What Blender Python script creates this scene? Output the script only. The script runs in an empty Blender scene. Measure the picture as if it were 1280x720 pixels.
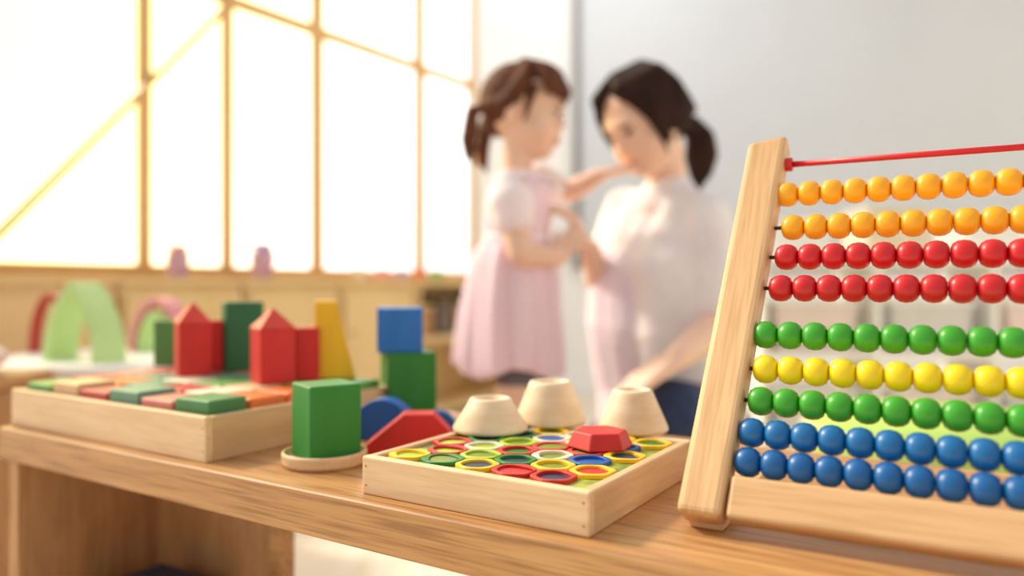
import bpy, bmesh, math, random
from mathutils import Vector, Matrix
random.seed(5)
SC = bpy.context.scene
COL = SC.collection
HC = .60; F = 950.0; CX = 640.0; HY = 356.0
TZ = HC - .17
Z = Vector((0, 0, 1))
U = Vector((.845, -.535, 0)).normalized()
V = Vector((-U.y, U.x, 0))
P0 = Vector((-.193, .643, TZ))
ANG = math.atan2(U.y, U.x)

def q(px, py, D): return Vector(((px - CX) / F * D, D, HC + (HY - py) / F * D))
def tp(s, v, h=0): return P0 + U * s + V * v + Z * h
def s_of(px, v):
    k = (px - CX) / F
    return (k * (P0.y + V.y * v) - P0.x - V.x * v) / (U.x - k * U.y)
def on_table(px, D, h=0): return Vector(((px - CX) / F * D, D, TZ + h))

# ---------------------------------------------------------------- materials
def lin(c):
    r = []
    for x in c:
        x = x / 255.0
        r.append(x / 12.92 if x <= .04045 else ((x + .055) / 1.055) ** 2.4)
    return tuple(r) + (1,)
MATS = {}
def mat(name, c, rough=.5, var=.12, scale=18, stretch=(1, 1, 1), bump=0.0, sss=0, c2=None, coat=0, metal=0, sheen=0, spec=None):
    if name in MATS: return MATS[name]
    m = bpy.data.materials.new(name); m.use_nodes = True
    nt = m.node_tree; N = nt.nodes; L = nt.links
    b = N['Principled BSDF']
    tc = N.new('ShaderNodeTexCoord'); mp = N.new('ShaderNodeMapping'); mp.inputs['Scale'].default_value = stretch
    nz = N.new('ShaderNodeTexNoise'); nz.inputs['Scale'].default_value = scale; nz.inputs['Detail'].default_value = 5
    rp = N.new('ShaderNodeValToRGB')
    a = lin(c); d = lin(c2) if c2 else tuple(x * (1 - var * 1.6) for x in a[:3]) + (1,)
    rp.color_ramp.elements[0].position = .32; rp.color_ramp.elements[0].color = d
    rp.color_ramp.elements[1].position = .62; rp.color_ramp.elements[1].color = a
    L.new(tc.outputs['Object'], mp.inputs['Vector']); L.new(mp.outputs['Vector'], nz.inputs['Vector'])
    L.new(nz.outputs['Fac'], rp.inputs['Fac']); L.new(rp.outputs['Color'], b.inputs['Base Color'])
    b.inputs['Roughness'].default_value = rough; b.inputs['Metallic'].default_value = metal
    if spec is not None: b.inputs['Specular IOR Level'].default_value = spec
    if sss:
        b.inputs['Subsurface Weight'].default_value = sss; b.inputs['Subsurface Radius'].default_value = (.02, .008, .005)
    if coat:
        b.inputs['Coat Weight'].default_value = coat; b.inputs['Coat Roughness'].default_value = .15
    if sheen: b.inputs['Sheen Weight'].default_value = sheen
    if bump:
        bp = N.new('ShaderNodeBump'); bp.inputs['Strength'].default_value = bump; bp.inputs['Distance'].default_value = .001
        L.new(nz.outputs['Fac'], bp.inputs['Height']); L.new(bp.outputs['Normal'], b.inputs['Normal'])
    MATS[name] = m
    return m
def grain(name, c, c2, c3, stretch, rough=.42, bands=1.0):
    m = bpy.data.materials.new(name); m.use_nodes = True
    nt = m.node_tree; N = nt.nodes; L = nt.links; b = N['Principled BSDF']
    tc = N.new('ShaderNodeTexCoord'); mp = N.new('ShaderNodeMapping'); mp.inputs['Scale'].default_value = stretch
    n1 = N.new('ShaderNodeTexNoise'); n1.inputs['Scale'].default_value = 6; n1.inputs['Detail'].default_value = 3; n1.inputs['Distortion'].default_value = .4
    n2 = N.new('ShaderNodeTexNoise'); n2.inputs['Scale'].default_value = 34; n2.inputs['Detail'].default_value = 4
    L.new(tc.outputs['Object'], mp.inputs['Vector']); L.new(mp.outputs[0], n1.inputs['Vector']); L.new(mp.outputs[0], n2.inputs['Vector'])
    r1 = N.new('ShaderNodeValToRGB'); r1.color_ramp.elements[0].position = .3; r1.color_ramp.elements[1].position = .68
    r1.color_ramp.elements[0].color = lin(c2); r1.color_ramp.elements[1].color = lin(c)
    r2 = N.new('ShaderNodeValToRGB'); r2.color_ramp.elements[0].position = .36; r2.color_ramp.elements[1].position = .54
    r2.color_ramp.elements[0].color = (1, 1, 1, 1); r2.color_ramp.elements[1].color = (0, 0, 0, 1)
    mx = N.new('ShaderNodeMix'); mx.data_type = 'RGBA'; mul = N.new('ShaderNodeMath'); mul.operation = 'MULTIPLY'; mul.inputs[1].default_value = .45 * bands
    L.new(n1.outputs['Fac'], r1.inputs[0]); L.new(n2.outputs['Fac'], r2.inputs[0]); L.new(r2.outputs[0], mul.inputs[0])
    L.new(mul.outputs[0], mx.inputs[0]); L.new(r1.outputs[0], mx.inputs[6]); mx.inputs[7].default_value = lin(c3)
    L.new(mx.outputs[2], b.inputs['Base Color']); b.inputs['Roughness'].default_value = rough
    bp = N.new('ShaderNodeBump'); bp.inputs['Strength'].default_value = .08; bp.inputs['Distance'].default_value = .0005
    L.new(n2.outputs['Fac'], bp.inputs['Height']); L.new(bp.outputs['Normal'], b.inputs['Normal'])
    return m
def paint(n, c): return mat('paint_' + n, c, .5, .10, 30, (1, 1, .25), .15, coat=.0)
TABLEWOOD = grain('table_wood', (200, 152, 98), (178, 127, 75), (136, 90, 48), (.30, 6, 10), bands=1.6)
PANELWOOD = grain('panel_wood', (188, 142, 96), (168, 120, 76), (142, 98, 58), (5, 5, .5), .55)
BIRCH = grain('birch', (234, 202, 160), (220, 184, 140), (202, 162, 118), (.6, 5, 9), .5, .8)
BIRCHY = grain('birch_side', (220, 184, 142), (204, 166, 122), (188, 146, 104), (5, .6, 9), .5, .8)
ABWOOD = grain('abacus_wood', (230, 190, 142), (212, 168, 118), (188, 142, 92), (10, 10, .5), .45, 1.0)
ABWOODH = grain('abacus_rail_wood', (228, 188, 140), (210, 166, 116), (188, 142, 92), (.5, 10, 10), .5, 1.0)
CUPWOOD = mat('cup_wood', (240, 220, 190), .5, c2=(228, 202, 166), scale=14, stretch=(2, 2, 6), bump=.08)
CABWOOD = mat('cabinet_wood', (226, 194, 140), .5, c2=(218, 184, 128), scale=3, stretch=(2, 2, .5))
GREEN = paint('green', (36, 128, 46)); DGREEN = paint('dark_green', (36, 112, 76)); LGREEN = paint('light_green', (104, 164, 76)); MGREEN = paint('mid_green', (84, 148, 76))
RED = paint('red', (204, 34, 30)); BLUE = paint('blue', (20, 90, 172)); LBLUE = paint('light_blue', (38, 118, 202)); ORED = paint('orange_red', (208, 44, 38)); ROOFR = paint('roof_red', (220, 70, 54))
YEL = paint('yellow', (252, 200, 30)); ORG = paint('orange', (228, 116, 46)); CREAM = paint('cream', (236, 220, 194)); TEAL = paint('teal', (104, 146, 120))
NAVY = paint('navy', (34, 56, 84)); OLIVE = paint('olive', (132, 146, 40)); PINK = paint('pink', (214, 128, 114)); LIMEP = paint('lime', (178, 204, 48)); WOODB = paint('natural', (222, 184, 138)); SOFTRED = paint('muted_red', (196, 70, 60)); SOFTG = paint('muted_green', (70, 130, 72))
def bead(n, c): return mat('bead_' + n, c, .36, .08, 20, coat=.10)
B_OR = bead('orange', (252, 178, 22)); B_RD = bead('red', (208, 24, 32)); B_GR = bead('green', (58, 162, 34))
B_YE = bead('yellow', (248, 216, 14)); B_BL = bead('blue', (4, 92, 160)); B_BT = bead('blue_upper', (6, 104, 170))
STEEL = mat('rod_steel', (110, 110, 110), .35, .05, metal=.8)
WALLW = mat('wall_white', (246, 246, 246), .8, .01, 6)
BOARD = mat('board_grey', (208, 212, 218), .5, .02, 3)
FRAMEG = mat('board_frame', (132, 130, 130), .5, .04)
FLOORM = mat('floor_wood', (240, 228, 210), .45, c2=(232, 216, 192), scale=4, stretch=(6, .8, 1))
WFRAME = mat('window_frame_wood', (212, 166, 102), .5, .05, 8, (3, 3, .5))
SKIN = mat('skin', (242, 200, 176), .55, .04, 12, sss=.15); LIP = mat('lip', (214, 122, 110), .5, .05)
HAIRC = mat('hair_child', (110, 66, 46), .75, c2=(74, 43, 31), scale=22, stretch=(3, 3, .6), bump=.4, spec=.2)
HAIRW = mat('hair_woman', (58, 38, 32), .8, c2=(34, 22, 19), scale=22, stretch=(3, 3, .6), bump=.4, spec=.15)
EYEW = mat('eye_white', (226, 214, 206), .4, .02); IRIS = mat('iris', (50, 32, 26), .3, .1)
SHIRT = mat('shirt', (244, 238, 240), .85, c2=(234, 226, 231), scale=9, bump=.1); APRON = mat('apron', (238, 226, 238), .9, c2=(230, 214, 232), scale=12, bump=.1)
JEANS = mat('jeans', (44, 60, 96), .85, c2=(32, 46, 78), scale=60, bump=.2)
SHOE = mat('shoe', (236, 232, 226), .6, .05)
LEGG = mat('leggings', (120, 108, 118), .9, .08)
WPLAST = mat('white_plastic', (244, 242, 238), .4, .02); LIME = mat('lime_fabric', (184, 218, 110), .8, .08, 30)
LILAC = mat('lilac', (200, 166, 206), .5, .05); GREYD = mat('dark_grey', (112, 98, 86), .6, .1); PINKM = mat('pink_plastic', (240, 160, 164), .5, .05)
GREYL = mat('basket_grey', (214, 210, 208), .7, .05); ROSE = mat('basket_rose', (232, 212, 206), .7, .05)
ARCHG = mat('arch_green', (196, 230, 154), .5, .05); BINBLUE = mat('bin_blue', (40, 62, 100), .5, .05); REDSOFT = mat('soft_red', (190, 60, 52), .5, .05)
def gingham(name, c1, c2):
    m = bpy.data.materials.new(name); m.use_nodes = True; nt = m.node_tree; N = nt.nodes; L = nt.links
    b = N['Principled BSDF']; b.inputs['Roughness'].default_value = .85
    tc = N.new('ShaderNodeTexCoord'); ck = N.new('ShaderNodeTexChecker'); ck.inputs['Scale'].default_value = 170
    ck.inputs['Color1'].default_value = lin(c1); ck.inputs['Color2'].default_value = lin(c2)
    L.new(tc.outputs['Object'], ck.inputs['Vector']); L.new(ck.outputs['Color'], b.inputs['Base Color'])
    return m
GING = gingham('gingham', (249, 224, 234), (238, 203, 220)); GINGL = gingham('gingham_light', (250, 240, 242), (244, 226, 232))

# ---------------------------------------------------------------- mesh helpers
def obj(name, bm, m, parent=None, loc=None, rz=0, smooth=False, bevel=0, extra=None):
    bmesh.ops.recalc_face_normals(bm, faces=bm.faces[:])
    me = bpy.data.meshes.new(name); bm.to_mesh(me); bm.free()
    me.materials.append(m)
    o = bpy.data.objects.new(name, me); COL.objects.link(o)
    if parent: o.parent = parent
    if loc is not None: o.location = loc
    o.rotation_euler.z = rz
    if smooth:
        for p in me.polygons: p.use_smooth = True
    if bevel:
        md = o.modifiers.new('bevel', 'BEVEL'); md.width = bevel; md.segments = 3; md.limit_method = 'ANGLE'; md.angle_limit = .5
    return o
def tag(o, label, cat, group=None):
    o['label'] = label; o['category'] = cat
    if group: o['group'] = group
    return o
def thing(name, label, cat, loc=(0, 0, 0), rz=0, group=None):
    o = bpy.data.objects.new(name, None); COL.objects.link(o); o.location = loc; o.rotation_euler = (0, 0, rz)
    o.empty_display_size = .02
    return tag(o, label, cat, group)
def struct(o): o['kind'] = 'structure'; return o
def box(bm, c, s, M=None):
    g = bmesh.ops.create_cube(bm, size=1)['verts']
    T = Matrix.Translation(Vector(c)) @ (M.to_4x4() if M else Matrix()) @ Matrix.Diagonal((*s, 1))
    bmesh.ops.transform(bm, matrix=T, verts=g); return bm
def BX(c, s, M=None): return box(bmesh.new(), c, s, M)
def prism(bm, pts, a, b, axis='z'):
    def P(p, h): return {'z': (p[0], p[1], h), 'y': (p[0], h, p[1]), 'x': (h, p[0], p[1])}[axis]
    lo = [bm.verts.new(P(p, a)) for p in pts]; hi = [bm.verts.new(P(p, b)) for p in pts]
    bm.faces.new(lo); bm.faces.new(hi); n = len(pts)
    for i in range(n): bm.faces.new((lo[i], lo[(i + 1) % n], hi[(i + 1) % n], hi[i]))
    return bm
def lathe(bm, prof, n=32):
    rings = []
    for r, z in prof:
        if r < 1e-6: rings.append([bm.verts.new((0, 0, z))])
        else: rings.append([bm.verts.new((r * math.cos(2 * math.pi * i / n), r * math.sin(2 * math.pi * i / n), z)) for i in range(n)])
    for a, b in zip(rings, rings[1:]):
        for i in range(n):
            j = (i + 1) % n
            if len(a) == 1 and len(b) == 1: continue
            if len(a) == 1: bm.faces.new((a[0], b[i], b[j]))
            elif len(b) == 1: bm.faces.new((a[i], a[j], b[0]))
            else: bm.faces.new((a[i], a[j], b[j], b[i]))
    return bm
def ell(bm, c, r, M=None, seg=20):
    g = bmesh.ops.create_uvsphere(bm, u_segments=seg, v_segments=seg // 2 + 2, radius=1)['verts']
    T = (M if M else Matrix()) @ Matrix.Translation(Vector(c)) @ Matrix.Diagonal((*r, 1))
    bmesh.ops.transform(bm, matrix=T, verts=g); return bm
def rc(bm, p0, r0, p1, r1, seg=16):
    p0 = Vector(p0); p1 = Vector(p1); d = p1 - p0; L = d.length
    ell(bm, p0, (r0,) * 3, None, seg); ell(bm, p1, (r1,) * 3, None, seg)
    if L > 1e-6:
        R = d.to_track_quat('Z', 'Y').to_matrix().to_4x4()
        g = bmesh.ops.create_cone(bm, cap_ends=True, segments=seg, radius1=r0, radius2=r1, depth=L)['verts']
        bmesh.ops.transform(bm, matrix=Matrix.Translation((p0 + p1) / 2) @ R, verts=g)
    return bm
def chain(bm, pts, seg=16):
    for (a, ra), (b, rb) in zip(pts, pts[1:]): rc(bm, a, ra, b, rb, seg)
    return bm
def tube(bm, p0, p1, r, seg=16):
    p0 = Vector(p0); p1 = Vector(p1); d = p1 - p0
    R = d.to_track_quat('Z', 'Y').to_matrix().to_4x4()
    g = bmesh.ops.create_cone(bm, cap_ends=True, segments=seg, radius1=r, radius2=r, depth=d.length)['verts']
    bmesh.ops.transform(bm, matrix=Matrix.Translation((p0 + p1) / 2) @ R, verts=g); return bm
def fuse(name, bm, m, parent, voxel=.004, smooth=3):
    o = obj(name, bm, m, parent, smooth=True)
    r = o.modifiers.new('r', 'REMESH'); r.mode = 'VOXEL'; r.voxel_size = voxel; r.use_smooth_shade = True
    s = o.modifiers.new('s', 'SMOOTH'); s.iterations = smooth; s.factor = .5
    dg = bpy.context.evaluated_depsgraph_get()
    me = bpy.data.meshes.new_from_object(o.evaluated_get(dg))
    o.modifiers.clear(); o.data = me
    if not me.materials: me.materials.append(m)
    for p in me.polygons: p.use_smooth = True
    return o
def ngon(n, r, a0=0): return [(r * math.cos(a0 + 2 * math.pi * i / n), r * math.sin(a0 + 2 * math.pi * i / n)) for i in range(n)]

# ---------------------------------------------------------------- people
def headframe(c, fwd, up, H):
    y = Vector(fwd).normalized(); x = y.cross(Vector(up)).normalized(); z = x.cross(y)
    M = Matrix((x, y, z)).transposed().to_4x4()
    return Matrix.Translation(c) @ M @ Matrix.Diagonal((H, H, H, 1))
def headmesh(bm, M, child=False):
    E = lambda c, r: ell(bm, c, r, M)
    E((0, -.06, .10), (.36, .43, .40)); E((0, .10, -.12), (.30, .30, .35)); E((0, .20, -.36), (.15, .15, .12))
    for s in (-1, 1):
        E((s * .16, .19, -.17), (.14, .15, .15)); E((s * .345, -.04, -.06), (.035, .07, .10))
    if child:
        E((0, .40, -.10), (.045, .06, .04)); E((0, .24, .12), (.24, .14, .16))
        for s in (-1, 1): E((s * .16, .22, -.20), (.14, .15, .14))
    else:
        E((0, .38, -.03), (.032, .045, .1)); E((0, .42, -.12), (.05, .045, .04)); E((0, .24, .10), (.24, .13, .16))
    E((0, .30, .08), (.22, .1, .1)); E((0, .35, -.27), (.09, .045, .05))
def face_parts(M, person, hairm, down=False):
    for s in (-1, 1):
        e = obj('eye', ell(bmesh.new(), (s * .13, .350, -.01), (.05, .034, .014 if down else .026), M), EYEW, person, smooth=True)
        obj('iris', ell(bmesh.new(), (s * .125, .374, -.012), (.032, .014, .013 if down else .026), M), IRIS, e, smooth=True)
        obj('eyebrow', ell(bmesh.new(), (s * .13, .386, .08), (.07, .016, .010), M), hairm, person, smooth=True)
        obj('eyelash', ell(bmesh.new(), (s * .135, .366, .012), (.058, .028, .007), M), IRIS, e, smooth=True)
    bm = bmesh.new(); ell(bm, (0, .390, -.260), (.065, .018, .013), M); ell(bm, (0, .388, -.284), (.052, .018, .014), M)
    obj('lips', bm, LIP, person, smooth=True)
def hand(bm, w, d, n, L, curl=.35, flip=1):
    d = Vector(d).normalized(); n = Vector(n); n = (n - d * n.dot(d)).normalized(); sd = d.cross(n) * flip
    for i in range(4):
        b = w + d * .50 * L + sd * (i - 1.5) * .115 * L
        rc(bm, w + sd * (i - 1.5) * .05 * L, .085 * L, b, .062 * L, 12)
        ln = (.40, .46, .43, .33)[i] * L; dd = d.copy(); p = b
        for k in range(3):
            c_ = curl * (k + 1); dd = (d * math.cos(c_) + n * math.sin(c_)).normalized()
            p2 = p + dd * ln * (.42, .32, .26)[k]
            rc(bm, p, (.056 - .006 * k) * L, p2, (.050 - .007 * k) * L, 10); p = p2
    b = w + d * .15 * L - sd * .16 * L
    p1 = b + (d * .7 - sd * .6 + n * .25).normalized() * .22 * L; p2 = p1 + (d * .9 - sd * .2 + n * .3).normalized() * .2 * L
    rc(bm, b, .085 * L, p1, .065 * L, 12); rc(bm, p1, .062 * L, p2, .045 * L, 12)
def lock(bm, M, pts):
    chain(bm, [(M @ Vector(p), r) for p, r in pts], 8)

PC = thing('person', 'young child in a pink gingham dress with pigtails reaching towards the woman', 'person', (0, 0, 0))
PC.location = (0.0, 1.5, 0); off = Vector((0, -1.5, 0))
def cq(px, py, D): return q(px, py, D) + off
bm = bmesh.new()
Mh = headframe(cq(657, 142, 1.5), (1, -.30, -.14), (.10, 0, 1), .188)
headmesh(bm, Mh, True)
chain(bm, [(cq(648, 185, 1.5), .031), (cq(646, 215, 1.5), .030), (cq(646, 245, 1.5), .048), (cq(645, 300, 1.5), .048), (cq(640, 370, 1.5), .056), (cq(640, 400, 1.5), .06)])
rc(bm, cq(642, 229, 1.45), .026, cq(652, 229, 1.55), .026)
sh = cq(636, 236, 1.437); el = cq(650, 318, 1.405); wr = cq(699, 322, 1.44)
chain(bm, [(sh, .029), (sh.lerp(el, .5), .027), (el, .024), (el.lerp(wr, .4), .024), (wr, .0155)])
hand(bm, wr, (.6, .3, .8), (.2, .9, .1), .10, .35, -1)
sh2 = cq(660, 230, 1.56); el2 = cq(712, 240, 1.585); wr2 = cq(750, 219, 1.54)
chain(bm, [(sh2, .028), (el2, .023), (el2.lerp(wr2, .4), .022), (wr2, .0155)])
hand(bm, wr2, (.9, -.15, .2), (.2, -.2, -.9), .10, .25, 1)
for D_ in (1.462, 1.538):
    x = .012 if D_ < 1.5 else .028
    hp = Vector((x, D_ - 1.5, .40)); kn = Vector((x + .006, D_ - 1.5, .245)); an = Vector((x - .01, D_ - 1.5, .055))
    chain(bm, [(hp, .046), (kn, .033), (kn - Vector((.006, 0, .07)), .033), (an, .021)])
    rc(bm, an - Z * .025, .02, an + Vector((.07, 0, -.033)), .018)
fuse('body', bm, SKIN, PC, .0038, 3)
face_parts(Mh, PC, HAIRC)
bm = bmesh.new(); E = lambda c, r: ell(bm, c, r, Mh)
E((0, -.12, .13), (.385, .40, .39)); E((0, -.28, -.10), (.22, .18, .18)); E((0, -.08, .30), (.33, .36, .23))
for k in range(11):
    x = -.30 + k * .06
    y1 = .10 + .27 * math.sqrt(max(0, 1 - (x / .38) ** 2))
    lock(bm, Mh, [((x * .4, -.05, .50), .012), ((x * .8, y1 * .75, .42), .014), ((x, y1 + .02, .27), .011), ((x * 1.05 + .01, y1 + .02, .16 + .015 * (k % 2)), .005)])
tiepts = []
for s in (-1, 1):
    lock(bm, Mh, [((s * .2, .05, .44), .016), ((s * .36, .02, .22), .016), ((s * .38, -.10, .02), .014), ((s * .28, -.38, -.02), .012)])
    lock(bm, Mh, [((s * .33, .16, .2), .009), ((s * .36, .12, .0), .007), ((s * .345, .10, -.16), .003)])
    a0 = Mh @ Vector((s * .22, -.44, -.04)); a1 = a0 + Vector((-.014, -.006 * s, -.006)); a2 = a1 + Vector((-.004, 0, -.052)); a3 = a2 + Vector((.006, 0, -.052))
    chain(bm, [(a0, .010), (a1, .013), (a1.lerp(a2, .6), .0165), (a2, .0135), (a3, .004)], 10); tiepts.append(a0)
    chain(bm, [(a1, .009), (a2 + Vector((-.011, 0, .0)), .008), (a3 + Vector((-.014, 0, .012)), .003)], 10)
fuse('hair', bm, HAIRC, PC, .0034, 6)
for a0 in tiepts:
    obj('hair_tie', ell(bmesh.new(), a0 + Vector((-.005, 0, -.003)), (.008, .014, .014)), PINKM, PC, smooth=True)
bm = bmesh.new(); NS = 144
rings = [(.816, .016, .034, .038, 0), (.810, .015, .046, .066, 0), (.792, .014, .057, .080, 0), (.74, .012, .064, .076, .001), (.71, .010, .064, .071, .002), (.692, .009, .062, .068, .001), (.684, .009, .065, .071, .003), (.67, .008, .073, .078, .008), (.64, .006, .081, .084, .011), (.59, .003, .088, .089, .013), (.54, .000, .093, .093, .015), (.49, -.002, .097, .097, .017), (.448, -.003, .100, .100, .019), (.438, -.003, .100, .100, .020), (.435, -.003, .097, .097, .020)]
prev = None
for z_, cx_, rx, ry, am in rings:
    ring = []
    for i in range(NS):
        a_ = 2 * math.pi * i / NS; w1 = math.sin(9 * a_ + 1.3 * math.sin(2 * a_ + z_ * 9)); w2 = math.sin(14 * a_ + 1 + z_ * 14)
        f = 1 + am / .1 * (w1 * .45 + .35 * w2)
        ring.append(bm.verts.new((cx_ + rx * f * math.cos(a_), ry * f * math.sin(a_), z_ + am * .5 * math.sin(4 * a_ + 1))))
    if prev:
        for i in range(NS): bm.faces.new((prev[i], prev[(i + 1) % NS], ring[(i + 1) % NS], ring[i]))
    prev = ring
dr = obj('dress', bm, GING, PC, smooth=True)
so = dr.modifiers.new('s', 'SOLIDIFY'); so.thickness = .003; so.offset = 1
obj('waistband', lathe(bmesh.new(), [(.0665, -.010), (.069, 0), (.0665, .010), (.063, .010), (.063, -.010), (.0665, -.010)], 60), GINGL, dr, loc=(.009, 0, .690), smooth=True).scale = (.98, 1.07, 1)
for a_, b_ in ((sh, el), (sh2, el2)):
    bm = bmesh.new()
    chain(bm, [(a_ + Z * .002, .034), (a_.lerp(b_, .22), .046), (a_.lerp(b_, .45), .040)])
    fuse('sleeve', bm, GINGL, dr, .005, 4)
bm = bmesh.new(); prev = None
for r_, z_, am in ((.034, 0, 0), (.052, -.008, .004), (.066, -.020, .010), (.067, -.023, .010), (.036, -.004, 0), (.034, 0, 0)):
    ring = [bm.verts.new(((r_ + am * math.sin(i * .9)) * math.cos(2 * math.pi * i / 84), (r_ + am * math.sin(i * .9)) * math.sin(2 * math.pi * i / 84), z_)) for i in range(84)]
    if prev:
        for i in range(84): bm.faces.new((prev[i], prev[(i + 1) % 84], ring[(i + 1) % 84], ring[i]))
    prev = ring
o = obj('collar', bm, GINGL, dr, loc=(.016, 0, .822), smooth=True); o.scale = (.95, 1.15, 1)
for D_ in (-.038, .038):
    x = .012 if D_ < 0 else .028
    bm = bmesh.new(); chain(bm, [((x, D_, .42), .045), ((x + .006, D_, .245), .037), ((x, D_, .175), .037), ((x - .01, D_, .07), .026)])
    fuse('leggings', bm, LEGG, PC, .005, 2)
    bm = bmesh.new(); rc(bm, (x - .012, D_, .028), .028, (x + .06, D_, .024), .024); box(bm, (x + .024, D_, .006), (.12, .046, .012))
    fuse('shoe', bm, SHOE, PC, .004, 2)

PW = thing('person', 'crouching woman with a dark ponytail in a pale shirt and jeans facing the child', 'person', (.33, 1.55, 0))
o2 = Vector((-.33, -1.55, 0))
def wq(px, py, D): return q(px, py, D) + o2
def wv(x, y, z): return Vector((x, y, z)) + o2
bm = bmesh.new()
Mw = headframe(wq(806, 153, 1.55), (-.72, -.50, -.46), (-.26, -.05, 1), .212)
headmesh(bm, Mw)
nk = wq(834, 232, 1.60)
chain(bm, [(wq(826, 180, 1.585), .044), (nk, .043), (wq(836, 278, 1.60), .080), (wq(830, 350, 1.60), .082), (wv(.35, 1.64, .36), .10)])
shL = wq(882, 274, 1.50); elL = wq(900, 405, 1.47); wrL = wq(846, 448, 1.28)
shR = wq(785, 262, 1.68); elR = wq(752, 360, 1.63); wrR = wq(738, 312, 1.52)
rc(bm, shL, .038, shR, .038)
chain(bm, [(shL, .040), (elL, .032), (elL.lerp(wrL, .35), .032), (wrL, .022)]); hand(bm, wrL, (-.75, -.3, -.40), (-.3, -.1, -1), .155, .25, 1)
chain(bm, [(shR, .040), (elR, .031), (wrR, .021)]); hand(bm, wrR, (-.45, -.35, .75), (-.8, 0, -.1), .145, .35, -1)
hL = wv(.40, 1.62, .30); kL = wv(.275, 1.30, .385); aL = wv(.25, 1.36, .085)
hR = wv(.31, 1.70, .29); kR = wv(.11, 1.78, .085); aR = wv(.45, 1.90, .06)
for h_, k_, a_, ft in ((hL, kL, aL, Vector((-.09, -.10, -.045))), (hR, kR, aR, Vector((.07, .03, -.015)))):
    chain(bm, [(h_, .078), (k_, .045), (k_.lerp(a_, .3), .045), (a_, .033)]); rc(bm, a_ - Z * .02, .033, a_ + ft, .028)
fuse('body', bm, SKIN, PW, .0047, 4)
face_parts(Mw, PW, HAIRW, True)
bm = bmesh.new(); E = lambda c, r: ell(bm, c, r, Mw)
E((0, -.14, .13), (.38, .38, .38)); E((0, -.24, -.08), (.31, .24, .23)); E((0, -.10, .29), (.33, .35, .24))
for s in (-1, 1):
    E((s * .31, -.10, -.04), (.09, .18, .17))
    for k in range(7):
        lock(bm, Mw, [((s * .02, .12 - .06 * k, .50), .014), ((s * (.16 + .03 * k), .28 - .06 * k, .38), .017), ((s * (.30 + .012 * k), .18 - .06 * k, .20), .015), ((s * (.36), .04 - .045 * k, .02), .015), ((s * .27, -.30 - .01 * k, -.08), .013)])
    lock(bm, Mw, [((s * .10, .30, .38), .010), ((s * .25, .28, .24), .010), ((s * .32, .22, .04), .010), ((s * .32, .18, -.16), .008), ((s * .29, .18, -.36), .003)])
    lock(bm, Mw, [((s * .12, .27, .40), .009), ((s * .30, .20, .2), .010), ((s * .35, .13, -.03), .010), ((s * .33, .10, -.26), .004)])
tie = wq(857, 158, 1.63)
chain(bm, [(Mw @ Vector((0, -.40, -.02)), .034), (tie, .018), (wq(865, 158, 1.645), .024), (wq(876, 174, 1.655), .031), (wq(880, 194, 1.655), .031), (wq(878, 214, 1.655), .023), (wq(872, 238, 1.65), .006)])
chain(bm, [(wq(868, 165, 1.65), .018), (wq(867, 198, 1.65), .020), (wq(866, 224, 1.65), .006)])
fuse('hair', bm, HAIRW, PW, .0042, 9)
obj('hair_tie', ell(bmesh.new(), tie, (.019, .021, .022)), HAIRW, PW, smooth=True)
bm = bmesh.new(); sd = (shL - shR).normalized()
rc(bm, shL, .050, shR, .050)
rc(bm, nk - Z * .036, .064, nk - Z * .055, .078)
for f in (-.050, 0, .050):
    chain(bm, [(wq(836, 280, 1.60) + sd * f, .080), (wq(818, 340, 1.575) + sd * f, .094), (wq(820, 410, 1.58) + sd * f, .100), (wv(.34, 1.61, .37) + sd * f, .116)])
chain(bm, [(shL, .052), (shL.lerp(elL, .35), .058), (shL.lerp(elL, .78), .060)])
chain(bm, [(shR, .052), (shR.lerp(elR, .4), .055), (shR.lerp(elR, .8), .052)])
so = fuse('shirt', bm, SHIRT, PW, .006, 6)
tx = bpy.data.textures.new('fold', 'CLOUDS'); tx.noise_scale = .09
dm = so.modifiers.new('fold', 'DISPLACE'); dm.texture = tx; dm.strength = .016; dm.mid_level = .5
bm = bmesh.new(); of = Vector((-.014, -.006, 0))
for f in (-.050, -.015):
    chain(bm, [(wq(816, 350, 1.575) + sd * f + of, .088), (wq(820, 410, 1.58) + sd * f + of, .100), (wv(.34, 1.61, .37) + sd * f + of, .116), (wv(.32, 1.57, .30) + sd * f + of, .10)])
fuse('apron', bm, APRON, PW, .006, 5)
bm = bmesh.new()
rc(bm, hL, .11, hR, .11)
chain(bm, [(hL, .090), (kL, .055), (kL.lerp(aL, .3), .054), (aL + Z * .02, .046)])
chain(bm, [(hR, .095), (kR, .064), (kR.lerp(aR, .3), .058), (aR + Vector((-.02, -.01, 0)), .046)])
fuse('jeans', bm, JEANS, PW, .006, 3)
bm = bmesh.new(); rc(bm, aL - Z * .038, .042, aL + Vector((-.10, -.11, -.05)), .034); fuse('shoe', bm, SHOE, PW, .005, 2)
bm = bmesh.new(); rc(bm, aR + Vector((.02, 0, -.01)), .042, aR + Vector((.10, .04, -.02)), .036); fuse('shoe', bm, SHOE, PW, .005, 2)

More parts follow.
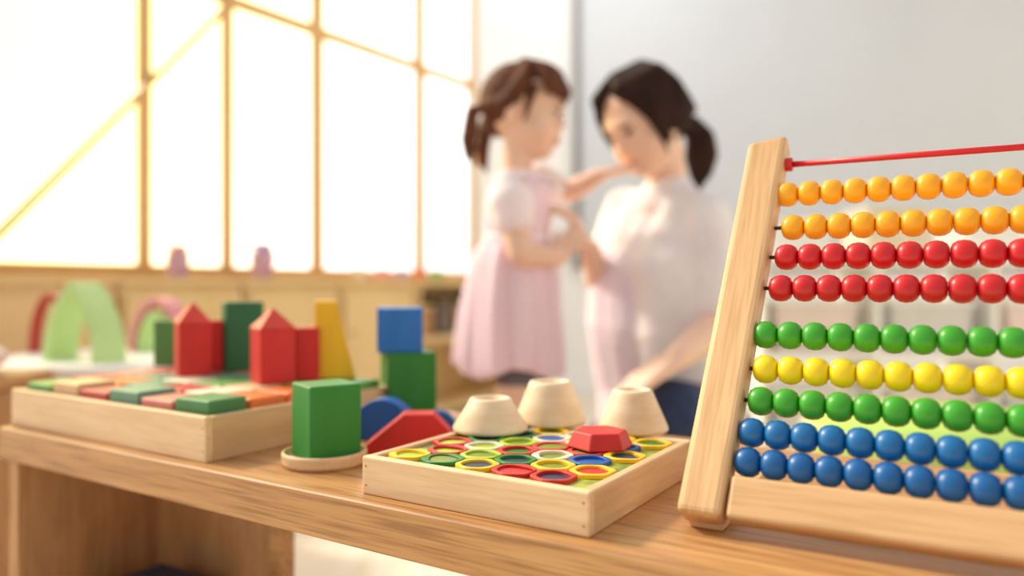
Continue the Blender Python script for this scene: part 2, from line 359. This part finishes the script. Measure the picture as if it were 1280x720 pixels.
# ---------------------------------------------------------------- room
struct(obj('floor', BX((.6, 1.3, -.05), (7.4, 6.4, .1)), FLOORM))
W = Vector((-.56, -.828, 0)).normalized(); WC = Vector((-.177, 4.2, 0))
WA = math.atan2(W.y, W.x)
NL = Vector((-W.y, W.x, 0))
CT = .622
def wall_obj(name, c, s, m, bevel=0):
    return obj(name, BX(c, s), m, loc=WC, rz=WA, bevel=bevel)
struct(wall_obj('wall_left', (1.7, -.05, .305), (3.6, .1, .61), WALLW))
struct(wall_obj('trim_1', (1.7, -.02, .625), (3.6, .14, .03), WFRAME))
ts = [0.0, .471, 1.138, 1.584, 1.914, 2.62, 3.4]
for i, (a, b) in enumerate(zip(ts, ts[1:])):
    bm = bmesh.new(); m = (a + b) / 2
    wa = .026 if i < 3 else .019; wb = .026 if i < 2 else .019
    box(bm, (a + wa / 2, -.03, 1.73), (wa, .035, 2.18)); box(bm, (b - wb / 2, -.03, 1.73), (wb, .035, 2.18))
    W_ = b - a - wa - wb; mc = (a + wa + b - wb) / 2
    box(bm, (mc, -.03, .655), (W_, .04, .03)); box(bm, (mc, -.03, 2.80), (W_, .04, .04))
    box(bm, (mc, -.03, 1.69), (W_, .035, .044 if i < 3 else .036))
    struct(obj('window_%d' % (i + 1), bm, WFRAME, loc=WC, rz=WA))
bm = bmesh.new()
a = Vector((2.37, .0, .756)); b = Vector((1.584, .0, 1.68)); d = b - a; a = a - d * .09
R = (b - a).to_track_quat('X', 'Z').to_matrix()
box(bm, (a + b) / 2, ((b - a).length, .024, .024), R)
struct(obj('trim_2', bm, WFRAME, loc=WC, rz=WA))
struct(obj('wall_back', BX((1.9, 4.25, 1.4), (4.3, .1, 2.8)), WALLW))
struct(obj('wall_right', BX((4.05, 2.0, 1.4), (.1, 4.4, 2.8)), WALLW))
struct(obj('baseboard_back', BX((1.9, 4.19, .04), (4.2, .02, .08)), WALLW))
t = thing('whiteboard', 'large pale grey board covering the back wall behind the woman', 'board', (0, 4.2, 0))
obj('panel', BX((1.9, -.02, 1.72), (3.06, .02, 2.0)), BOARD, t)
obj('frame', box(box(box(box(bmesh.new(), (.36, -.025, 1.72), (.038, .05, 2.06)), (3.44, -.025, 1.72), (.03, .05, 2.06)), (1.9, -.025, .70), (3.05, .05, .03)), (1.9, -.025, 2.73), (3.05, .05, .03)), FRAMEG, t)

order = ['', '', 'farthest, beside the open shelf', 'second from the open shelf', 'third from the open shelf', 'fourth from the open shelf', 'nearest the camera at the left']
for i in range(2, 7):
    x0 = .12 + i * .42
    t = thing('low_cabinet', 'low pale wooden cabinet under the windows, ' + order[i], 'cabinet', WC + W * (x0 + .21) + NL * .19, WA, 'low cabinets under the windows')
    obj('body', BX((0, 0, .30), (.410, .34, .60)), CABWOOD, t, bevel=.004)
    obj('top_panel', BX((0, .005, .611), (.416, .36, .02)), CABWOOD, t, bevel=.003)
    dr = obj('door', BX((0, .178, .31), (.385, .016, .52)), CABWOOD, t, bevel=.003)
    obj('knob', ell(bmesh.new(), (.15, .195, .42), (.01, .012, .01)), BIRCH, dr, smooth=True)
def pot(D_t, col_, fc, lab, k=.72):
    o = thing('flower_pot', lab, 'pot', WC + W * D_t + NL * .15 + Z * (CT + .0002))
    obj('pot', lathe(bmesh.new(), [(0, 0), (.035 * k, 0), (.05 * k, .09 * k), (.055 * k, .1 * k), (.045 * k, .1 * k), (.04 * k, .085 * k), (0, .085 * k)]), col_, o, smooth=True)
    bm = bmesh.new()
    for j in range(9):
        a_ = j * .7; ell(bm, (.025 * k * math.cos(a_), .025 * k * math.sin(a_), (.115 + .008 * (j % 3)) * k), (.018 * k, .018 * k, .014 * k), seg=10)
    obj('flowers', bm, fc, o, smooth=True)
pot(1.90, LILAC, PINKM, 'small lilac pot with pink flowers on the cabinets under the windows', .80)
pot(1.56, LILAC, LILAC, 'small lilac pot with lilac flowers on the cabinets under the windows', .95)
for k, (t_, m_, nm) in enumerate(((.74, ORG, 'orange'), (.86, LILAC, 'lilac'), (.62, LGREEN, 'green'), (1.12, CREAM, 'cream'), (.98, PINKM, 'pink'))):
    o = thing('toy_cup', 'small %s toy cup on the low furniture under the windows' % nm, 'toy', WC + W * t_ + NL * .2 + Z * (CT + .0006), 0, 'toy cups along the windows')
    obj('cup_body', lathe(bmesh.new(), [(0, 0), (.022, 0), (.028, .05), (.024, .05), (.02, .006), (0, .006)], 20), m_, o, smooth=True)
    obj('handle', lathe(bmesh.new(), [(.009, -.003), (.013, -.003), (.013, .003), (.009, .003), (.009, -.003)], 16), m_, o, loc=(.030, 0, .028)).rotation_euler = (math.pi / 2, 0, 0)

t = thing('open_shelf', 'low open wooden shelf with dark boxes in the corner behind the child', 'shelf', WC + W * .53 + NL * .19, WA)
for z_ in (.05, .36, .6095): obj('shelf_board', BX((0, 0, z_), (.76, .34, .025)), CABWOOD, t)
for x_ in (-.392, .392): obj('side_panel', BX((x_, 0, .311), (.022, .34, .622)), CABWOOD, t)
obj('back_panel', BX((0, -.163, .32), (.76, .01, .56)), CABWOOD, t)
for k in range(5):
    o = thing('storage_box', '%s box in the open shelf, %s from the window end' % ('dark grey' if k % 2 else 'brown', ['first', 'second', 'third', 'fourth', 'fifth'][k]), 'box', WC + W * (.53 + .28 - k * .14) + NL * .2 + Z * .3727, WA, 'boxes in the open shelf')
    obj('box_body', BX((0, 0, .06 + .012 * (k % 2)), (.11, .2, .12 + .024 * (k % 2))), GREYD if k % 2 else TABLEWOOD, o, bevel=.005)
    obj('box_lid', BX((0, 0, .128 + .024 * (k % 2)), (.116, .206, .014)), GREYD if k % 2 else CABWOOD, o, bevel=.003)

t = thing('play_table', 'small white play table holding toy arches at the left', 'table', (-.94, 1.7, 0))
obj('tabletop', BX((0, 0, .425), (.42, .42, .03)), WPLAST, t, bevel=.01)
for sx in (-1, 1):
    for sy in (-1, 1): obj('leg', BX((sx * .17, sy * .17, .205), (.03, .03, .41)), WPLAST, t, bevel=.004)
def arch(name, c, R_, w, dpt, h, m, rz, lab, n=28, ex=1.0):
    bm = bmesh.new(); pts = []
    f = lambda a_, r_: r_ * math.copysign(abs(math.cos(a_)) ** ex, math.cos(a_))
    for i in range(n + 1):
        a_ = math.pi * i / n; pts.append((f(a_, R_), h * math.sin(a_)))
    for i in range(n, -1, -1):
        a_ = math.pi * i / n; pts.append((f(a_, R_ - w), (h - w) * math.sin(a_)))
    prism(bm, pts, -dpt / 2, dpt / 2, 'y')
    return tag(obj(name, bm, m, loc=c, rz=rz, bevel=.003), lab, 'toy')
arch('toy_arch', (-.90, 1.60, .4402), .080, .022, .07, .165, ARCHG, -.35, 'tall pale green toy arch standing nearest on the white play table', ex=1.6)
arch('toy_arch', (-1.09, 1.80, .4402), .042, .012, .05, .140, REDSOFT, .2, 'thin red toy arch at the back left of the play table')
arch('toy_arch', (-.83, 1.80, .4402), .075, .013, .05, .13, PINKM, -.3, 'pink toy arch at the right edge of the play table')
arch('toy_arch', (-.83, 1.80, .4402), .050, .011, .05, .10, ARCHG, -.3, 'small pale green arch nested inside the pink toy arch')
o = thing('storage_box', 'brown wooden box on the floor at the far left edge', 'box', (-.985, 1.34, 0))
obj('box_body', BX((0, 0, .21), (.22, .2, .42)), PANELWOOD, o, bevel=.008)
obj('box_lid', BX((0, 0, .43), (.23, .21, .02)), TABLEWOOD, o, bevel=.004)
o = thing('cushion', 'pale pink cushion lying on the brown box at the left edge', 'cushion', (-.99, 1.34, .4402))
obj('cover', ell(bmesh.new(), (0, 0, .03), (.09, .08, .03)), ROSE, o, smooth=True)
obj('piping', lathe(bmesh.new(), [(.086, .027), (.091, .03), (.086, .033), (.083, .03), (.086, .027)], 30), PINKM, o, smooth=True).scale = (1, .9, 1)

t = thing('display_shelf', 'low white open shelf behind the abacus under the grey board', 'shelf', (1.45, 2.75, 0))
for z_ in (.05, .36, .68): obj('shelf_board', BX((0, 0, z_), (1.2, .32, .025)), WPLAST, t)
for x_ in (-.59, -.2, .2, .59): obj('side_panel', BX((x_, 0, .34), (.022, .318, .68)), WPLAST, t)
for b_, xs in enumerate((1.05, 1.45, 1.85)):
    for lv, zz in enumerate((.0627, .3727)):
        o = thing('basket', '%s basket in the %s bay of the white shelf, %s level' % (['light grey', 'pale rose'][(b_ + lv) % 2], ['left', 'middle', 'right'][b_], ['bottom', 'top'][lv]), 'basket', (xs, 2.74, zz), 0, 'baskets in the white shelf')
        obj('basket_body', prism(bmesh.new(), [(-.13, 0), (.13, 0), (.145, .16), (-.145, .16)], -.12, .12, 'y'), [GREYL, ROSE][(b_ + lv) % 2], o, bevel=.01)
        obj('rim', BX((0, 0, .166), (.3, .25, .014)), WPLAST, o, bevel=.004)
for k, (x_, m_, h_) in enumerate(((1.0, WPLAST, .12), (1.35, CREAM, .16), (1.7, WPLAST, .1))):
    o = thing('storage_box', '%s storage box on top of the white shelf' % ['left white', 'middle cream', 'right white'][k], 'box', (x_, 2.75, .6927), 0, 'boxes on the white shelf')
    obj('box_body', BX((0, 0, h_ / 2), (.22, .2, h_)), m_, o, bevel=.006)
    obj('box_lid', BX((0, 0, h_ + .008), (.23, .21, .016)), m_, o, bevel=.004)
o = thing('pouf', 'round lime green pouf on the floor behind the abacus', 'pouf', (.95, 1.72, 0))
obj('cover', lathe(bmesh.new(), [(0, 0), (.25, 0), (.28, .03), (.29, .16), (.28, .26), (.25, .30), (0, .31)], 40), LIME, o, smooth=True)
obj('piping', lathe(bmesh.new(), [(.27, .27), (.278, .276), (.27, .282), (.262, .276), (.27, .27)], 40), CREAM, o, smooth=True)

# ---------------------------------------------------------------- foreground table
SL, SR, TD, TH = -.50, .80, .38, .038
t = thing('low_shelf_table', 'low wooden shelf table carrying the toys in the foreground', 'table', (P0.x, P0.y, 0), ANG)
t1 = TZ - TH
obj('tabletop', BX(((SL + SR) / 2, TD / 2, TZ - TH / 2), (SR - SL, TD, TH)), TABLEWOOD, t, bevel=.003)
obj('end_panel', BX((SL + .014, TD / 2, t1 / 2), (.022, TD - .02, t1)), PANELWOOD, t, bevel=.002)
obj('end_panel', BX((SR - .014, TD / 2, t1 / 2), (.022, TD - .02, t1)), PANELWOOD, t, bevel=.002)
obj('back_panel', BX((-.358, .196, (t1 + .07) / 2), (.24, .012, t1 - .07)), PANELWOOD, t)
obj('post', BX((-.229, .196, (t1 + .07) / 2), (.02, .024, t1 - .07)), TABLEWOOD, t, bevel=.002)
obj('bottom_shelf', BX(((SL + SR) / 2, TD / 2, .06), (SR - SL - .05, TD - .03, .02)), PANELWOOD, t)
o = thing('storage_bin', 'dark blue storage bin inside the shelf under the tabletop', 'bin', (P0 + U * -.36 + V * .1 - Z * (TZ - .0702)), ANG)
obj('bin_body', prism(bmesh.new(), [(-.06, -.05), (.06, -.05), (.06, .06), (-.06, .06)], 0, .150), BINBLUE, o, bevel=.006)
obj('rim', BX((0, 0.005, .156), (.13, .12, .012)), BINBLUE, o, bevel=.004)

def tray(s0, s1, v0, v1, h, lab, name='wooden_tray'):
    L_ = s1 - s0; D_ = v1 - v0; w = .009
    t = thing(name, lab, 'tray', tp((s0 + s1) / 2, (v0 + v1) / 2), ANG)
    obj('base_panel', BX((0, 0, .004), (L_ - 2 * w, D_ - 2 * w, .005)), BIRCH, t)
    for sg in (-1, 1):
        obj('long_panel', BX((0, sg * (D_ - w) / 2, h / 2), (L_, w, h)), BIRCH, t, bevel=.0018)
        obj('side_panel', BX((sg * (L_ - w) / 2, 0, h / 2 - .0002), (w - .0004, D_ - 2 * w, h)), BIRCHY, t, bevel=.0018)
    for sx in (-1, 1):
        for zz in (.25, .75):
            obj('corner_pin', tube(bmesh.new(), (sx * (L_ / 2 - w / 2), -D_ / 2 - .0004, h * zz), (sx * (L_ / 2 - w / 2), -D_ / 2 + .003, h * zz), .0010), TABLEWOOD, t)
    return t
T1 = (.073, .279, .017, .222)
t = tray(*T1, .031, 'small square wooden tray full of coloured ring pieces beside the abacus')
obj('insert_board', BX((0, 0, .0171), (T1[1] - T1[0] - .0186, T1[3] - T1[2] - .0186, .0210)), mat('insert', (170, 176, 60), .6, .25, 60, c2=(90, 110, 44)), t)
ords = ['first', 'second', 'third', 'fourth', 'fifth', 'sixth', 'seventh', 'eighth', 'ninth']
pal = [('yellow', YEL), ('green', GREEN), ('lime', LIMEP), ('red', RED), ('cream', CREAM), ('lime', LIMEP), ('yellow', YEL), ('blue', BLUE), ('cream', CREAM), ('red', RED)]
fl = [OLIVE, OLIVE, LIMEP, NAVY, OLIVE, RED, GREEN, OLIVE, BLUE]
rnd = random.Random(31)
def wavy(ro, ph, k, hx, n_=40):
    o_ = []
    for i in range(n_):
        a_ = 2 * math.pi * i / n_; r_ = ro * (1.0 + .03 * hx / .045 - hx * (1 + math.cos(6 * (a_ + math.pi / 3))) + k * math.sin(3 * a_ + ph) * .5 + k * math.sin(2 * a_ + ph * 2) * .6)
        o_.append((r_ * math.cos(a_), r_ * math.sin(a_)))
    return o_
IN = T1[1] - T1[0] - .0190
pitch = IN / 5.5; rowstep = pitch * .866
NR = 6
px0 = T1[0] + .0095; py0 = T1[2] + .0095 + (T1[3] - T1[2] - .019 - pitch - 5 * rowstep) / 2
for r in range(NR):
    for c in range(5):
        nm, m_ = rnd.choice(pal)
        p = tp(px0 + pitch / 2 + c * pitch + (r % 2) * pitch / 2, py0 + pitch / 2 + r * rowstep, .0278)
        h = .0032
        o = thing('ring_piece', '%s rimmed ring piece in small tray, %s row from front, %s from left' % (nm, ords[r], ords[c]), 'ring', p, ANG, 'ring pieces in the small tray')
        bm = bmesh.new(); prev = None; R0 = pitch / 2 * .998; ph = rnd.random() * 6; kk = rnd.uniform(-.02, .02); k2 = rnd.uniform(-.20, .20)
        outer = wavy(R0, ph, kk, .045); innr = wavy(R0 - .0042, ph, k2, .012)
        loops = [(innr, 0, 1), (innr, h - .0005, 1), (innr, h, 1.03), (outer, h, .975), (outer, h - .0005, 1), (outer, 0, 1), (innr, 0, 1)]
        for (pts_, zz_, sc_) in loops:
            ring = [bm.verts.new((x * sc_, y * sc_, zz_)) for x, y in pts_]
            if prev:
                for i in range(40): bm.faces.new((prev[i], prev[(i + 1) % 40], ring[(i + 1) % 40], ring[i]))
            prev = ring
        obj('ring', bm, m_, o)
        bm = bmesh.new(); prism(bm, [(x * .985, y * .985) for x, y in innr], 0, rnd.choice([.0006, .0012, .0018]))
        obj('disc', bm, rnd.choice(fl), o)

def cup(px, D, base_r, top_r, h, lab):
    p = on_table(px, D, .0312)
    prof = [(0, 0), (base_r - .001, 0), (base_r, .0015), (base_r - .0003, .004), (top_r + .002, h - .006), (top_r + .0006, h - .0025), (top_r - .001, h - .0003), (top_r - .003, h), (top_r - .005, h - .001), (top_r - .0055, h - .012), (0, h - .012)]
    return tag(obj('wooden_cup', lathe(bmesh.new(), prof, 48), CUPWOOD, loc=p, smooth=True), lab, 'cup', 'upturned wooden cups on the tray')
cup(613, .728, .0360, .0200, .031, 'upturned pale wooden cup on the small tray, nearest its left side')
cup(688, .768, .0360, .0210, .042, 'upturned pale wooden cup at the rear, middle of the three')
cup(791, .728, .0335, .0185, .039, 'upturned pale wooden cup on the small tray, nearest the abacus')
def frust(n, r0, r1, h, a0=0):
    bm = bmesh.new(); lo = [bm.verts.new((x, y, 0)) for x, y in ngon(n, r0, a0)]; hi = [bm.verts.new((x, y, h)) for x, y in ngon(n, r1, a0)]
    bm.faces.new(lo); bm.faces.new(hi)
    for i in range(n): bm.faces.new((lo[i], lo[(i + 1) % n], hi[(i + 1) % n], hi[i]))
    return bm
tag(obj('hexagon_block', frust(6, .0295, .0230, .014, .1), RED, loc=on_table(750, .655, .0312), bevel=.0015), 'red hexagon block lying on the ring pieces of the small tray', 'block')
tag(obj('trapezoid_block', prism(bmesh.new(), [(-.043, 0), (.041, 0), (.041, .022), (.024, .040), (-.006, .040), (-.043, .010)], -.014, .014, 'y'), RED, loc=on_table(513, .775), rz=.05, bevel=.0015), 'red wedge block with sloping sides standing behind the small tray', 'block')
tag(obj('half_disc_block', prism(bmesh.new(), [(.038 * math.cos(a_ * math.pi / 24), .045 * math.sin(a_ * math.pi / 24)) for a_ in range(25)], -.012, .012, 'y'), BLUE, loc=on_table(481, .84), rz=-.2, bevel=.0015), 'blue half disc block behind the red sloping block', 'block')
arch('arch_block', on_table(548, .885), .022, .009, .02, .024, BLUE, .1, 'small blue arch block behind the red sloping block')

cpos = on_table(406, .725)
tag(obj('round_dish', lathe(bmesh.new(), [(0, 0), (.037, 0), (.0395, .003), (.040, .011), (.0388, .0130), (.0372, .0130), (.0366, .0065), (0, .0065)], 48), BIRCH, loc=cpos, smooth=False, bevel=.0008), 'round pale wooden dish under the large green block', 'dish')
tag(obj('rectangular_block', BX((0, 0, .035), (.0510, .0480, .070)), GREEN, loc=cpos + Z * .0068 + Vector((.0015, 0, 0)), rz=.62, bevel=.0022), 'large green rectangular block standing upright in the round wooden dish', 'block')

def blk(name, bm, m, loc, rz, lab, bevel=.0018, group=None): return tag(obj(name, bm, m, loc=loc, rz=rz, bevel=bevel), lab, 'block', group)
sp = on_table(510, .965)
blk('square_block', BX((0, 0, .043), (.060, .058, .086)), GREEN, sp, .35, 'green upright block carrying the blue cube behind the dish')
blk('cube_block', BX((-.002, 0, .0275), (.056, .055, .055)), LBLUE, sp + Z * .0862 + Vector((-.008, 0, 0)), .14, 'light blue cube on top of the green upright block')

T2 = (-.500, -.125, .014, .284)
tray(*T2, .044, 'long wooden tray full of coloured blocks at the left end of the table', 'wooden_tray')
cp = [('green', SOFTG), ('red', SOFTRED), ('cream', CREAM), ('teal', TEAL), ('orange', ORG), ('light green', LGREEN), ('coral', PINK), ('plain wooden', WOODB)]
nx, ny = 6, 5
fixed = {(5, 0): 0, (4, 0): 6, (3, 0): 3, (2, 0): 1, (1, 0): 7, (0, 0): 5, (5, 1): 4, (4, 1): 2, (3, 1): 1, (2, 1): 3, (1, 1): 4, (0, 1): 1, (5, 2): 4, (4, 2): 7, (3, 2): 5, (2, 2): 2}
px_ = (T2[1] - T2[0] - .020) / nx; py_ = (T2[3] - T2[2] - .020) / ny
for r in range(ny):
    for c in range(nx):
        nm, m_ = cp[fixed.get((c, r), (c * 5 + r * 3) % 8)]
        h = .046 if r > 0 else .045 + .005 * (c % 2)
        p = tp(T2[0] + .010 + px_ * (c + .5), T2[2] + .010 + py_ * (r + .5), .0067)
        blk('flat_block', BX((0, 0, h / 2), (px_ - .005, py_ - .005, h)), m_, p, ANG + random.uniform(-.02, .02), '%s block in the long tray, %s row from front, %s from left' % (nm, ords[r], ords[c]), .0025, 'blocks packed in the long tray')
BT = .0067 + .0462
def tall(px, v, top_py):
    s = s_of(px, v); p = tp(s, v, BT); ztop = HC + (HY - top_py) / F * p.y
    return p, ztop - p.z
p, h = tall(210, .225, 400); blk('tall_block', BX((0, 0, h / 2), (.032, .03, h)), MGREEN, p, .2, 'slim green upright block, leftmost standing on the long tray')
def tower(px, v, top, body_top, w_, lab, a0):
    p, h = tall(px, v, top); p2, hb = tall(px, v, body_top)
    o = thing('tower_block', lab, 'block', p, a0)
    obj('tower_body', BX((0, 0, hb / 2), (w_, w_, hb)), ORED, o, bevel=.0015)
    bm = bmesh.new(); r_ = w_ / 2 + .0012
    lo = [bm.verts.new((x * r_, y * r_, hb)) for x, y in ((-1, -1), (1, -1), (1, 1), (-1, 1))]; ap_ = bm.verts.new((0, 0, h)); bm.faces.new(lo)
    for i in range(4): bm.faces.new((lo[i], lo[(i + 1) % 4], ap_))
    obj('pointed_roof', bm, ROOFR, o, bevel=.001)
tower(241, .175, 377, 403, .040, 'red pointed tower block, left of the green square one', .55)
p, h = tall(266, .215, 400); blk('tall_block', BX((0, 0, h / 2), (.024, .024, h)), RED, p, .45, 'slim red upright block just right of the left tower')
p, h = tall(303, .250, 377); blk('tall_block', BX((0, 0, h / 2), (.050, .040, h)), DGREEN, p, .5, 'wide dark green upright block between the two red towers')
tower(341, .178, 384, 410, .042, 'red pointed tower block, right of the green square one', .60)
p, h = tall(384, .215, 409); blk('tall_block', BX((0, 0, h / 2), (.028, .028, h)), RED, p, .3, 'slim red upright block between the tower and the yellow wedge')
p, h = tall(419, .25, 376)
blk('wedge_block', prism(bmesh.new(), [(-.025, 0), (.025, 0), (.001, h), (-.025, h)], -.016, .016, 'y'), YEL, p, .25, 'yellow wedge block with one sloping side on the long tray')

# ---------------------------------------------------------------- abacus
U2 = Vector((.865, -.501, 0)).normalized(); A2 = math.atan2(U2.y, U2.x)
lean = math.atan2(.21, .3066); LEN = math.hypot(.21, .3066)
dv = Vector((0, math.sin(lean), math.cos(lean)))
AB = Vector((.132, .523, TZ))
t = thing('abacus', 'tilted wooden bead abacus with nine rows of coloured beads', 'abacus', AB, A2)
AWD = .32; lift = Vector((0, 0, .008))
def ap(a_): return lift + dv * a_
PL = LEN - .023
for x_ in (0, AWD):
    bm = BX(Vector((0, 0, PL / 2)), (.031, .024, PL))
    for v_ in bm.verts:
        if v_.co.z > PL / 2: v_.co.x = v_.co.x * 1.08 + .0045; v_.co.z += .003 * (1 if v_.co.x > .004 else -1)
        else: v_.co.x -= .002
    o = obj('side_post', bm, ABWOOD, t, loc=Vector((x_, 0, 0)) + lift, bevel=.005); o.rotation_euler = (-lean, 0, 0)
    obj('foot', BX((x_, .085, .006), (.024, .16, .012)), ABWOODH, t, bevel=.002)
o = obj('bottom_rail', BX((AWD / 2, 0, .0170), (AWD - .032, .019, .030)), ABWOODH, t, loc=lift, bevel=.003); o.rotation_euler = (-lean, 0, 0)
def a_of(y):
    k = (HY - y) / F
    a_ = (.17 + .523 * k) / (.3066 - .182 * k)
    return a_ * LEN - (.0085 + .004 * a_)
rr = ap(a_of(207))
obj('top_rod', tube(bmesh.new(), rr + Vector((.012, 0, 0)), rr + Vector((AWD - .012, 0, 0)), .0026), B_RD, t, smooth=True)
obj('rod_cap', lathe(bmesh.new(), [(0, 0), (.0055, 0), (.0060, .001), (.0060, .005), (.0055, .006), (0, .006)]), B_RD, t, loc=rr + Vector((.0205, 0, 0)), smooth=False).rotation_euler = (0, math.pi / 2, 0)
rows_ = [(244, 984, B_OR, 'orange'), (285, 991, B_OR, 'orange'), (321, 983, B_RD, 'red'), (359, 976, B_RD, 'red'), (416, 957, B_GR, 'green'), (458, 957, B_YE, 'yellow'), (497, 951, B_GR, 'green'), (536, 940, B_BT, 'blue'), (572, 928, B_BL, 'blue')]
bmB = lathe(bmesh.new(), [(.0022, -.0088), (.0047, -.0087), (.0078, -.0073), (.0099, -.0041), (.0106, 0), (.0099, .0041), (.0078, .0073), (.0047, .0087), (.0022, .0088), (.0022, -.0088)], 28)
bmesh.ops.recalc_face_normals(bmB, faces=bmB.faces[:])
for ri, (y, px, m_, nm) in enumerate(rows_):
    al = a_of(y); pos = ap(al)
    obj('rod', tube(bmesh.new(), pos + Vector((.01, 0, 0)), pos + Vector((AWD - .01, 0, 0)), .0016, 10), STEEL, t, smooth=True)
    fr = al / LEN; Bx = .132 + .105 * fr; By = .523 + .182 * fr; k = (px - CX) / F
    s = (k * By - Bx) / (.865 + .501 * k)
    s = max(s, .0240)
    me = bpy.data.meshes.new('bead'); bmB.to_mesh(me); me.materials.append(m_)
    for p_ in me.polygons: p_.use_smooth = True
    for i in range(11):
        b_ = bpy.data.objects.new('bead', me); COL.objects.link(b_); b_.parent = t
        b_.location = pos + Vector((s, 0, 0)); b_.rotation_euler = (0, math.pi / 2, 0); b_['label'] = nm + ' round bead'
        s += .01762 + random.random() * .0001
bmB.free()

# ---------------------------------------------------------------- light, world, camera
w = bpy.data.worlds.new('World'); SC.world = w; w.use_nodes = True
N = w.node_tree.nodes; L = w.node_tree.links; bg = N['Background']
tc = N.new('ShaderNodeTexCoord'); dt = N.new('ShaderNodeVectorMath'); dt.operation = 'DOT_PRODUCT'
dt.inputs[1].default_value = Vector((-.66, .68, .32)).normalized()
mr = N.new('ShaderNodeMapRange'); mr.interpolation_type = 'SMOOTHSTEP'; cr = N.new('ShaderNodeValToRGB'); ms = N.new('ShaderNodeMapRange'); ms.interpolation_type = 'SMOOTHSTEP'
L.new(tc.outputs['Generated'], dt.inputs[0]); L.new(dt.outputs['Value'], mr.inputs['Value']); L.new(dt.outputs['Value'], ms.inputs['Value'])
mr.inputs['From Min'].default_value = .78; mr.inputs['From Max'].default_value = 1.0
ms.inputs['From Min'].default_value = .50; ms.inputs['From Max'].default_value = 1.0; ms.inputs['To Min'].default_value = .66; ms.inputs['To Max'].default_value = 4.0
cr.color_ramp.elements[0].color = (1.0, .97, .92, 1); cr.color_ramp.elements[1].color = (1.0, .82, .235, 1)
L.new(mr.outputs[0], cr.inputs[0]); L.new(cr.outputs[0], bg.inputs['Color']); L.new(ms.outputs[0], bg.inputs['Strength'])
sl = bpy.data.lights.new('Sun', 'SUN'); sl.energy = 3.3; sl.angle = math.radians(7); sl.color = (1, .90, .74)
so_ = bpy.data.objects.new('Sun', sl); COL.objects.link(so_); so_.rotation_euler = Vector((.66, -.36, -.62)).to_track_quat('-Z', 'Y').to_euler()
al = bpy.data.lights.new('BackWallFill', 'AREA'); al.energy = 16; al.size = 1.2; al.color = (.94, .97, 1.0)  # added fill light aimed at the back wall to whiten it, no actual fixture
ao = bpy.data.objects.new('BackWallFill', al); COL.objects.link(ao); ao.location = (.4, 2.9, 2.7); ao.rotation_euler = Vector((-.05, .75, -.65)).to_track_quat('-Z', 'Y').to_euler()
cam = bpy.data.cameras.new('Camera'); co = bpy.data.objects.new('Camera', cam); COL.objects.link(co)
co.location = (0, 0, HC); co.rotation_euler = (math.pi / 2, 0, 0)
cam.lens = F * 36 / 1280; cam.sensor_width = 36; cam.shift_y = -4 / 1280
cam.clip_start = .02
cam.dof.use_dof = True; cam.dof.focus_distance = .59; cam.dof.aperture_fstop = 1.9
SC.camera = co
SC.view_settings.view_transform = 'Standard'
SC.view_settings.look = 'None'
